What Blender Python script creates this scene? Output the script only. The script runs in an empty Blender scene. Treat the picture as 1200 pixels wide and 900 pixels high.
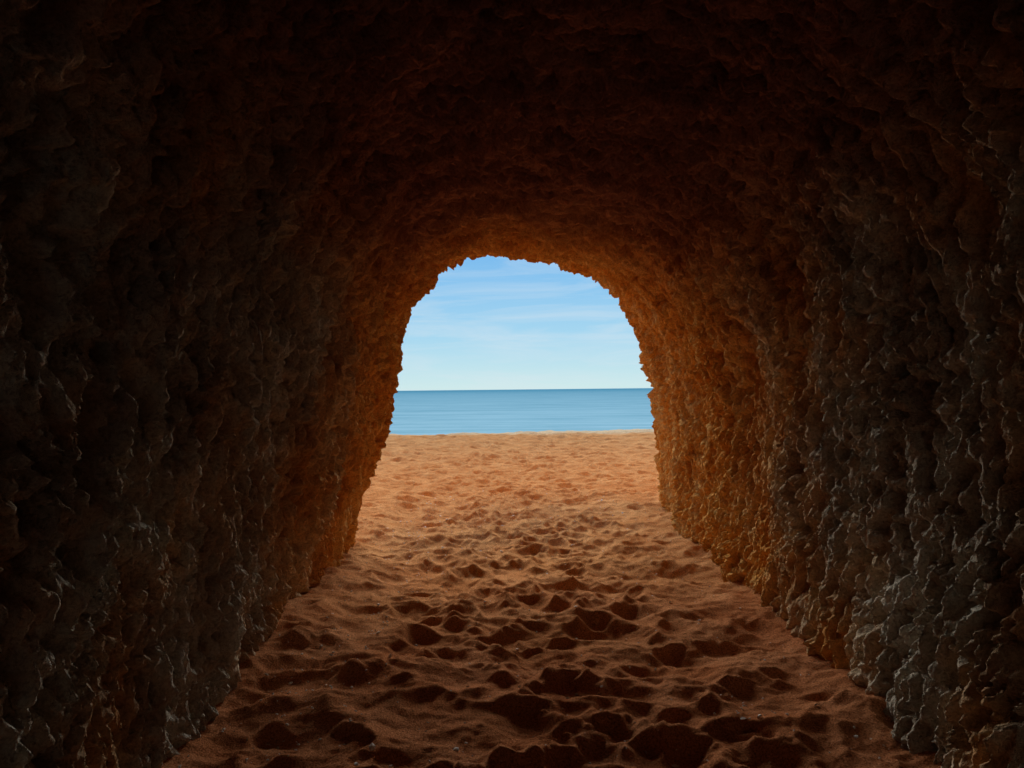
import bpy, math, numpy as np
from mathutils import Vector, Euler, Matrix
f32=np.float32
sc=bpy.context.scene
sc.view_settings.view_transform='Standard'; sc.view_settings.look='None'
sc.view_settings.exposure=0; sc.view_settings.gamma=1

# ------------------------------------------------------------ noise helpers
def h2(ix,iy,seed):
    n=(ix.astype(np.int64)*374761393+iy.astype(np.int64)*668265263+seed*1442695041)&0xffffffff
    n=((n^(n>>13))*1274126177)&0xffffffff
    n=((n^(n>>16))*2246822519)&0xffffffff
    n=n^(n>>15)
    return (n&0xffffff).astype(f32)/f32(0xffffff)
def perlin(x,y,seed=0):
    xi=np.floor(x); yi=np.floor(y); xf=(x-xi).astype(f32); yf=(y-yi).astype(f32)
    xi=xi.astype(np.int64); yi=yi.astype(np.int64)
    u=xf*xf*xf*(xf*(xf*6-15)+10); v=yf*yf*yf*(yf*(yf*6-15)+10)
    def g(dx,dy):
        a=h2(xi+dx,yi+dy,seed)*f32(2*math.pi)
        return np.cos(a)*(xf-dx)+np.sin(a)*(yf-dy)
    a=g(0,0); b=g(1,0); c=g(0,1); d=g(1,1)
    return (a+(b-a)*u)+((c+(d-c)*u)-(a+(b-a)*u))*v
def fbm(x,y,oct=4,seed=0,gain=.5):
    s=0; a=1.
    for i in range(oct):
        s=s+a*perlin(x*2**i+i*17.3,y*2**i-i*9.1,seed+i*7); a*=gain
    return s
def worley(x,y,seed=0):
    """returns distance to the nearest cell point and that cell's random id"""
    xi=np.floor(x).astype(np.int64); yi=np.floor(y).astype(np.int64)
    f1=np.full(x.shape,9.,f32); idd=np.zeros(x.shape,f32)
    for dx in (-1,0,1):
        for dy in (-1,0,1):
            r1=h2(xi+dx,yi+dy,seed); r2=h2(xi+dx,yi+dy,seed+91)
            px=xi+dx+r1*.9; py=yi+dy+r2*.9
            d=np.sqrt((px-x)**2+(py-y)**2).astype(f32)
            m=d<f1; f1=np.where(m,d,f1); idd=np.where(m,(r1*7.13+r2*3.71)%1,idd)
    return f1,idd
def sstep(a,b,x):
    t=np.clip((x-a)/(b-a),0,1); return t*t*(3-2*t)
def lerp(a,b,t):
    return a+(b-a)*t[...,None]
def grid_mesh(name,P,mat,col=None):
    R,C,_=P.shape
    me=bpy.data.meshes.new(name)
    idx=np.arange(R*C).reshape(R,C)
    q=np.stack([idx[:-1,:-1],idx[:-1,1:],idx[1:,1:],idx[1:,:-1]],-1).reshape(-1,4)
    me.vertices.add(R*C); me.vertices.foreach_set('co',P.astype(f32).ravel())
    n=len(q); me.loops.add(n*4); me.loops.foreach_set('vertex_index',q.astype(np.int32).ravel())
    me.polygons.add(n); me.polygons.foreach_set('loop_start',np.arange(0,n*4,4,dtype=np.int32))
    me.polygons.foreach_set('use_smooth',np.ones(n,bool))
    me.update(calc_edges=True)
    if col is not None:
        a=me.color_attributes.new('tone','FLOAT_COLOR','POINT')
        c4=np.ones((R*C,4),f32); c4[:,:3]=np.clip(col.reshape(-1,3),0,1); a.data.foreach_set('color',c4.ravel())
    me.materials.append(mat)
    ob=bpy.data.objects.new(name,me); sc.collection.objects.link(ob)
    return ob

# ------------------------------------------------------------ materials
class NT:
    def __init__(s,tree): s.t=tree; s.n=tree.nodes; s.l=tree.links
    def add(s,typ,ins=None,**kw):
        nd=s.n.new(typ)
        for k,v in kw.items(): setattr(nd,k,v)
        for k,v in (ins or {}).items():
            if isinstance(v,bpy.types.NodeSocket): s.l.new(v,nd.inputs[k])
            else: nd.inputs[k].default_value=v
        return nd
    def ramp(s,fac,stops):
        r=s.n.new('ShaderNodeValToRGB'); s.l.new(fac,r.inputs[0])
        e=r.color_ramp.elements
        while len(e)<len(stops): e.new(.5)
        for i,(p,c) in enumerate(stops):
            e[i].position=p; e[i].color=(c if len(c)==4 else (*c,1))
        return r.outputs[0]
    def mix(s,fac,a,b,mode='MIX'):
        m=s.n.new('ShaderNodeMix'); m.data_type='RGBA'; m.blend_type=mode
        for k,v in ((0,fac),(6,a),(7,b)):
            if isinstance(v,bpy.types.NodeSocket): s.l.new(v,m.inputs[k])
            else: m.inputs[k].default_value=v if k==0 or len(v)==4 else (*v,1)
        return m.outputs[2]
def newmat(name,sh='ShaderNodeBsdfPrincipled'):
    m=bpy.data.materials.new(name); m.use_nodes=True
    m.node_tree.nodes.clear(); t=NT(m.node_tree)
    b=t.add(sh); o=t.add('ShaderNodeOutputMaterial')
    t.l.new(b.outputs[0],o.inputs[0]); return m,t,b
# rock, fully matt
rock,t,b=newmat('sandstone_rock','ShaderNodeBsdfDiffuse')
co=t.add('ShaderNodeTexCoord').outputs['Object']
at=t.add('ShaderNodeVertexColor',layer_name='tone').outputs[0]
n3=t.add('ShaderNodeTexNoise',{'Vector':co,'Scale':70.,'Detail':3.,'Roughness':.7})
c=t.mix(1.,at,t.ramp(n3.outputs[0],[(.32,(.62,.59,.56)),(.58,(1.0,1.0,1.0))]),'MULTIPLY')
t.l.new(c,b.inputs['Color'])
bp=t.add('ShaderNodeBump',{'Height':n3.outputs[0],'Strength':1.,'Distance':.022})
t.l.new(bp.outputs[0],b.inputs['Normal'])
# sand
sand,t,b=newmat('orange_sand','ShaderNodeBsdfDiffuse')
co=t.add('ShaderNodeTexCoord').outputs['Object']
at=t.add('ShaderNodeVertexColor',layer_name='tone').outputs[0]
n2=t.add('ShaderNodeTexNoise',{'Vector':co,'Scale':120.,'Detail':3.,'Roughness':.85})
c=t.mix(1.,at,t.ramp(n2.outputs[0],[(.38,(.34,.30,.28)),(.47,(.84,.84,.84)),(.57,(1.,1.,1.)),(.64,(1.2,1.5,1.9))]),'MULTIPLY')
t.l.new(c,b.inputs['Color'])
bp=t.add('ShaderNodeBump',{'Height':n2.outputs[0],'Strength':1.,'Distance':.012})
t.l.new(bp.outputs[0],b.inputs['Normal'])
# sea
sea,t,b=newmat('sea_water','ShaderNodeBsdfDiffuse')
co=t.add('ShaderNodeTexCoord').outputs['Object']
mp=t.add('ShaderNodeMapping',{0:co}); mp.inputs['Scale'].default_value=(.30,1,1)
n1=t.add('ShaderNodeTexNoise',{'Vector':mp.outputs[0],'Scale':.7,'Detail':5.,'Roughness':.6})
mp2=t.add('ShaderNodeMapping',{0:co}); mp2.inputs['Scale'].default_value=(.22,1,1)
n2=t.add('ShaderNodeTexNoise',{'Vector':mp2.outputs[0],'Scale':.22,'Detail':8.,'Roughness':.8})
sp=t.add('ShaderNodeSeparateXYZ',{0:co})
mr=t.add('ShaderNodeMapRange',{0:sp.outputs[1],1:45.,2:1500.,3:0.,4:1.})
mr2=t.add('ShaderNodeMath',{0:mr.outputs[0],1:.35},operation='POWER')
c=t.mix(mr2.outputs[0],(.42,.60,.62),(.13,.33,.41))
c=t.mix(1.,c,t.ramp(n2.outputs[0],[(.38,(.62,.76,.80)),(.60,(1.,1.,1.))]),'MULTIPLY')
t.l.new(c,b.inputs['Color'])
bp=t.add('ShaderNodeBump',{'Height':n1.outputs[0],'Strength':.8,'Distance':.3})
t.l.new(bp.outputs[0],b.inputs['Normal'])
# shells
shell,t,b=newmat('shell_white','ShaderNodeBsdfDiffuse')
oi=t.add('ShaderNodeTexCoord').outputs['Object']
nn=t.add('ShaderNodeTexNoise',{'Vector':oi,'Scale':12.})
t.l.new(t.ramp(nn.outputs[0],[(.35,(.6,.48,.38)),(.5,(.9,.85,.78))]),b.inputs['Color'])

# ------------------------------------------------------------ tunnel + cliff
CAM=1.3
prof=np.array([ # x, z(rel cam), mouth depth
(-1.40,-1.75,6.4),(-1.355,-1.29,6.5),(-1.245,-.85,6.6),(-1.13,-.39,6.7),(-1.065,0,6.8),(-1.0,.42,6.9),(-.89,.73,7.0),
(-.62,1.08,7.2),(-.32,1.25,7.4),(0,1.285,7.5),(.417,1.23,7.7),(.855,1.13,7.9),(1.14,.94,8.1),(1.33,.59,8.3),
(1.45,.24,8.5),(1.536,-.05,8.6),(1.60,-.61,8.8),(1.637,-1.305,9.),(1.66,-1.75,9.1)])
seg=np.r_[0,np.cumsum(np.hypot(np.diff(prof[:,0]),np.diff(prof[:,1])))]
L=seg[-1]; NS=840
s=np.linspace(0,L,NS)
px=np.interp(s,seg,prof[:,0]); pz=np.interp(s,seg,prof[:,1]); ye=np.interp(s,seg,prof[:,2])
k=np.hanning(41); k/=k.sum()
def sm(a):
    p=np.r_[a[0]-(a[1]-a[0])*np.arange(20,0,-1),a,a[-1]+(a[-1]-a[-2])*np.arange(1,21)]
    return np.convolve(p,k,'valid')
px,pz,ye=sm(px),sm(pz),sm(ye)
tx=np.gradient(px); tz=np.gradient(pz); tl=np.hypot(tx,tz)
nx=tz/tl; nz=-tx/tl
if nz[NS//2]>0: nx,nz=-nx,-nz
rows=[]
y=-5.
while y<.6: rows.append(y); y+=.06
while y<9.0: rows.append(y); y+=.0074
rows=np.array(rows)
Y=rows[:,None]+(np.clip((rows[:,None]-2.)/7.,0,1))*(ye[None,:]-9.0)
S=np.broadcast_to(s[None,:],Y.shape)
back=ye[None,:]-Y
up=np.clip(pz,0,2)[None,:]
flare=1+.022*np.clip(back,0,9)*np.clip(up/1.2,0,1)
X=px[None,:]*np.ones_like(Y)
low=np.clip(-pz,0,1.75)[None,:]
X=X*(1-.017*np.clip(back,0,6)*np.clip(low/1.3,0,1))*(1+.012*np.clip(back,0,9)*(1-np.clip(low/1.3,0,1)))
Z=pz[None,:]*flare
def disp(Yc,Sc):
    wy=.034*fbm(Yc*9,Sc*7,3,11); ws=.05*fbm(Yc*8,Sc*7,3,23)
    ya=Yc+wy; sa=Sc+ws
    # weathered ribs running down the wall, broken into knobs
    r1=1-np.abs(fbm(ya/.085,sa/.25,2,33))*2.2
    r2=1-np.abs(fbm(ya/.048,sa/.09,2,37))*2.1
    ribs=np.clip(r1,-.4,1); kn=np.clip(r2,-.3,1)
    ribs=ribs-.25*np.clip(ribs-.7,0,1)
    # honeycomb pits of several sizes
    f1,i1=worley(ya/.078,sa/.125,5); p1=-sstep(.34+.35*i1,.08,f1)*(i1>.15)
    f2,i2=worley(ya/.042,sa/.052,15); p2=-sstep(.50,.08,f2)*(i2>.25)
    q1,_=worley(ya/.24,sa/.40,31)
    amp=.8+1.0*np.clip(fbm(Yc*1.3,Sc*1.3,2,77)+.25,0,1)
    d=(.044*ribs+.020*kn+.068*p1+.028*p2)*amp+.055*(q1-.45)
    d+=.10*fbm(Yc*.9,Sc*.8,3,41)+.014*fbm(Yc*22,Sc*15,3,51,.55)
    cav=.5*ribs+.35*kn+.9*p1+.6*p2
    return d,cav
D,cav=disp(Y,S); D=D-.008
X=X+nx[None,:]*D; Z=Z+nz[None,:]*D
Yt=Y+.018*fbm(Y*8,S*7,3,61)
P=np.stack([X,Yt,Z+CAM],-1)
A=lambda *c: np.array(c,f32)
def tones(Yc,Sc,h,alg,roof_shade):
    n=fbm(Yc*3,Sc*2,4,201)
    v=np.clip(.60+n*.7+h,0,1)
    och=np.where((v<.5)[...,None],lerp(A(.54,.19,.035),A(.88,.40,.09),v*2),lerp(A(.88,.40,.09),A(.94,.54,.18),v*2-1))
    grn=np.where((v<.5)[...,None],lerp(A(.24,.18,.13),A(.54,.46,.35),v*2),lerp(A(.54,.46,.35),A(.78,.73,.60),v*2-1))
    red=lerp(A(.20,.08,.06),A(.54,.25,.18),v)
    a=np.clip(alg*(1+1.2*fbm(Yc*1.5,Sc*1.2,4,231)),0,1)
    return lerp(lerp(och,grn,a),red,roof_shade)
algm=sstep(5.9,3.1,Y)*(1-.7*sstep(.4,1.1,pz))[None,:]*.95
roof_shade=sstep(7.4,5.0,Y)*sstep(.5,1.15,pz)[None,:]  # ceiling shade painted into the colour: darker and redder away from the mouth
COL=tones(Y,S,(cav-cav.mean())*.26,algm,roof_shade)
cap=P[0].copy(); caps=[]
for kf in (0.0,.4,.8):
    c0=np.array([.15,-5.6 if kf<.5 else -5.3,CAM-.2]); caps.append(c0+(cap-c0)*kf)
ox=px-.15; oz=np.clip(pz,0,None); on=np.hypot(ox,oz); ox/=on; oz/=on
outer=[]
rr=np.r_[np.linspace(.015,.6,40),np.geomspace(.64,13,70)]
last=P[-1]
for r in rr:
    dx=ox*r; dz=oz*r
    yy=.35*np.clip(dx,-8,8)+.10*(1-math.exp(-r*6))-.25*r*oz*.5
    dd=.10*fbm(s*2+r*1.5,np.full(NS,r*3.),4,71)*min(1,r*4)+(.05*(worley(s/.25*(1+r*.2),np.full(NS,r/.15),81)[0]-.4))*min(1,r*3)
    outer.append(np.stack([last[:,0]+dx,last[:,1]+yy+dd*1.2,last[:,2]+dz],-1))
e=outer[-1]
for yb in (6,0,-8,-20):
    o=e.copy(); o[:,1]=np.minimum(o[:,1],yb); o[:,2]+= .3*oz; outer.append(o)
O=np.array(outer); z0=np.zeros(O.shape[:2])
OC=tones(O[...,1]+O[...,2],O[...,0],z0,z0,z0)
P=np.concatenate([np.array(caps),P,O],0)
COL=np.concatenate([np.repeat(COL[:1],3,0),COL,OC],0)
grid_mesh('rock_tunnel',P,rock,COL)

# ------------------------------------------------------------ beach sand
rng=np.random.default_rng(23)
xs=[]; x=0.
while x<2.3: xs.append(x); x+=.0115
while x<6: xs.append(x); x+=.025+.02*(x-2.3)
while x<160: xs.append(x); x*=1.12
xs=np.array(xs); xs=np.r_[-xs[:0:-1],xs]
ys=[]; y=-6.
while y<1.6: ys.append(y); y+=.08
while y<9: ys.append(y); y+=.0105
while y<24: ys.append(y); y+=.0105*(y/9)**2.2
while y<200: ys.append(y); y*=1.02
ys=np.array(ys)
GX,GY=np.meshgrid(xs,ys)
H=.07*fbm(GX*.7,GY*.8,3,101)+.055*fbm(GX*2.,GY*2.6,3,105)
def stamp(cx,cy,a,b,ang,dep):
    R=max(a,b)*2.4
    i0,i1=np.searchsorted(ys,[cy-R,cy+R]); j0,j1=np.searchsorted(xs,[cx-R,cx+R])
    if i1-i0<2 or j1-j0<2: return
    gx=GX[i0:i1,j0:j1]-cx; gy=GY[i0:i1,j0:j1]-cy
    ca,sa=math.cos(ang),math.sin(ang)
    u=(gx*ca+gy*sa)/a; w=(-gx*sa+gy*ca)/b
    wob=1+.45*perlin(gx*8+cx*31,gy*8+cy*17,3)+.22*perlin(gx*19+cx*31,gy*19+cy*17,5)
    r=np.sqrt(u*u+w*w)*wob
    sub=H[i0:i1,j0:j1]
    wgt=np.exp(-(r/.95)**2.6)
    base=float((sub*wgt).sum()/max(wgt.sum(),1e-6))
    floor=base-dep*(.8+.5*np.clip(w,-1,1))
    sub[:]=sub*(1-wgt*.64)+floor*wgt*.64
    sub+=dep*.36*np.exp(-((r-1.3)/.42)**2)*(.6+.6*np.tanh(w*1.3))
for i in range(2100):
    cy=rng.uniform(1.2,22)
    wd=1.45 if cy<8 else 1.5+(cy-8)*.35
    cx=.15+rng.normal(0,.62)*wd/1.1
    if abs(cx)>wd+.6: continue
    edge=1-.35*min(1,abs(cx-.12)/wd)
    q=rng.random()
    if cy<5: q=q**.75            # bigger prints where people gather inside
    if q<.38: a=rng.uniform(.03,.055); bb=a*rng.uniform(1,1.9); dep=rng.uniform(.010,.022)
    elif q<.76: a=rng.uniform(.055,.085); bb=a*rng.uniform(1.1,1.8); dep=rng.uniform(.030,.052)
    else: a=rng.uniform(.085,.13); bb=a*rng.uniform(.9,1.4); dep=rng.uniform(.045,.078)
    stamp(cx,cy,a,bb,rng.normal(0,1.),dep*edge)
near=np.clip(1-(GY-20)/10,0,1)
H+=(.010*fbm(GX*8,GY*9,4,111,.6)+.0035*fbm(GX*40,GY*40,2,121))*near
H+=.05*np.clip((np.abs(GX-.15)-1.0)/.5,0,1)**2*(GY<9.5)
crest=22.5+.05*GX+.5*np.sin(GX*.5)
dr=np.clip(GY-crest,0,None)
H=H-np.where(dr<12,.15*dr*np.clip(dr/3,0,1),1.8+(dr-12)*.06)
H+=.10*np.exp(-((GY-crest+1)/2.)**2)-.02
sv=np.clip(.5+.9*fbm(GX*2.5,GY*2.5,4,301),0,1)
SC=lerp(A(.74,.325,.115),A(.87,.44,.175),sv)
SC=SC*lerp(A(1,1,1),A(.86,.70,.78),sstep(7.5,3.0,GY+.8*fbm(GX*.8,GY*.8,3,333)))  # tunnel dimness painted into the sand colour: darker, more purple further in
SC=lerp(SC,A(.92,.68,.40),.85*sstep(20.8,22.3,GY))
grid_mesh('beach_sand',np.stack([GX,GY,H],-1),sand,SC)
def hgt(x,y):
    i=min(max(np.searchsorted(ys,y),1),len(ys)-1); j=min(max(np.searchsorted(xs,x),1),len(xs)-1)
    return H[i,j]

# ------------------------------------------------------------ sea
sx=np.r_[-np.geomspace(30000,20,30),0,np.geomspace(20,30000,30)]
sy=np.geomspace(28,40000,80)
SX,SY=np.meshgrid(sx,sy)
grid_mesh('sea_water',np.stack([SX,SY,np.full_like(SX,-1.5)],-1),sea)

# ------------------------------------------------------------ shell fragments / grit
V=[];F=[]
for i in range(1300):
    cy=2.4+rng.random()**1.3*8; cx=.1+rng.uniform(-1.25,1.3)
    if i%3==0: cx=-.85+rng.normal(0,.22)
    r=rng.uniform(.003,.009) if rng.random()<.90 else rng.uniform(.010,.018)
    z=hgt(cx,cy)+r*.45
    m=rng.integers(5,8); a0=rng.random()*6.28
    tilt=Euler((rng.normal(0,.5),rng.normal(0,.5),a0)).to_matrix()
    b0=len(V)
    el=rng.uniform(.45,.9)
    for q in range(m):
        an=q/m*6.283; rad=r*rng.uniform(.75,1.15)
        V.append(tuple(Vector((cx,cy,z))+tilt@Vector((rad*math.cos(an),rad*el*math.sin(an),0))))
    V.append(tuple(Vector((cx,cy,z))+tilt@Vector((0,0,r*.45))))
    V.append(tuple(Vector((cx,cy,z))+tilt@Vector((0,0,-r*.3))))
    for q in range(m):
        F.append((b0+q,b0+(q+1)%m,b0+m)); F.append((b0+(q+1)%m,b0+q,b0+m+1))
me=bpy.data.meshes.new('shell_fragments'); me.from_pydata(V,[],F); me.materials.append(shell)
sc.collection.objects.link(bpy.data.objects.new('shell_fragments',me))

# ------------------------------------------------------------ light: sun over the sea, widened and aimed to fill the tunnel softly
el=math.radians(25); az=math.radians(-5)
sdir=Vector((math.sin(az)*math.cos(el),math.cos(az)*math.cos(el),math.sin(el)))
sl=bpy.data.lights.new('sun','SUN'); sl.energy=5.; sl.angle=math.radians(58); sl.color=(1,.95,.87)
so=bpy.data.objects.new('sun',sl); so.rotation_euler=sdir.to_track_quat('Z','Y').to_euler(); so.location=(-2,30,20)
sc.collection.objects.link(so)
w=bpy.data.worlds.new('World'); sc.world=w; w.use_nodes=True
w.node_tree.nodes.clear(); t=NT(w.node_tree)
sky=t.add('ShaderNodeTexSky',sky_type='NISHITA'); sky.sun_disc=False
sky.sun_elevation=el; sky.sun_rotation=az; sky.air_density=1.; sky.dust_density=0.; sky.ozone_density=3.
g=t.add('ShaderNodeTexCoord').outputs['Generated']
sg=t.add('ShaderNodeSeparateXYZ',{0:g})
grad=t.ramp(sg.outputs[2],[(0.,(.54,.75,.79)),(.07,(.33,.61,.81)),(.17,(.17,.45,.79)),(.5,(.12,.34,.66))])
grad=t.mix(1.,grad,(9.6,9.6,9.6),'MULTIPLY')
mp=t.add('ShaderNodeMapping',{0:g}); mp.inputs['Scale'].default_value=(1.6,1.6,14); mp.inputs['Rotation'].default_value=(0,.08,0)
nz_=t.add('ShaderNodeTexNoise',{'Vector':mp.outputs[0],'Scale':2.8,'Detail':6.,'Roughness':.6,'Distortion':.7})
cl=t.ramp(nz_.outputs[0],[(.48,(0,0,0)),(.72,(.45,.45,.45))])
col=t.mix(.92,sky.outputs[0],grad)
col=t.mix(cl,col,(6.6,7.3,7.8))
bg=t.add('ShaderNodeBackground',{0:col,1:.11}); o=t.add('ShaderNodeOutputWorld')
t.l.new(bg.outputs[0],o.inputs[0])

# ------------------------------------------------------------ camera
cd=bpy.data.cameras.new('camera'); cam=bpy.data.objects.new('camera',cd); sc.collection.objects.link(cam)
cd.sensor_width=36; cd.lens=27.7; cd.clip_start=.02; cd.clip_end=60000
cam.matrix_world=Matrix.Translation((0,0,CAM))@Matrix.Rotation(math.radians(90.4),4,'X')@Matrix.Rotation(math.radians(-.6),4,'Z')
sc.camera=cam
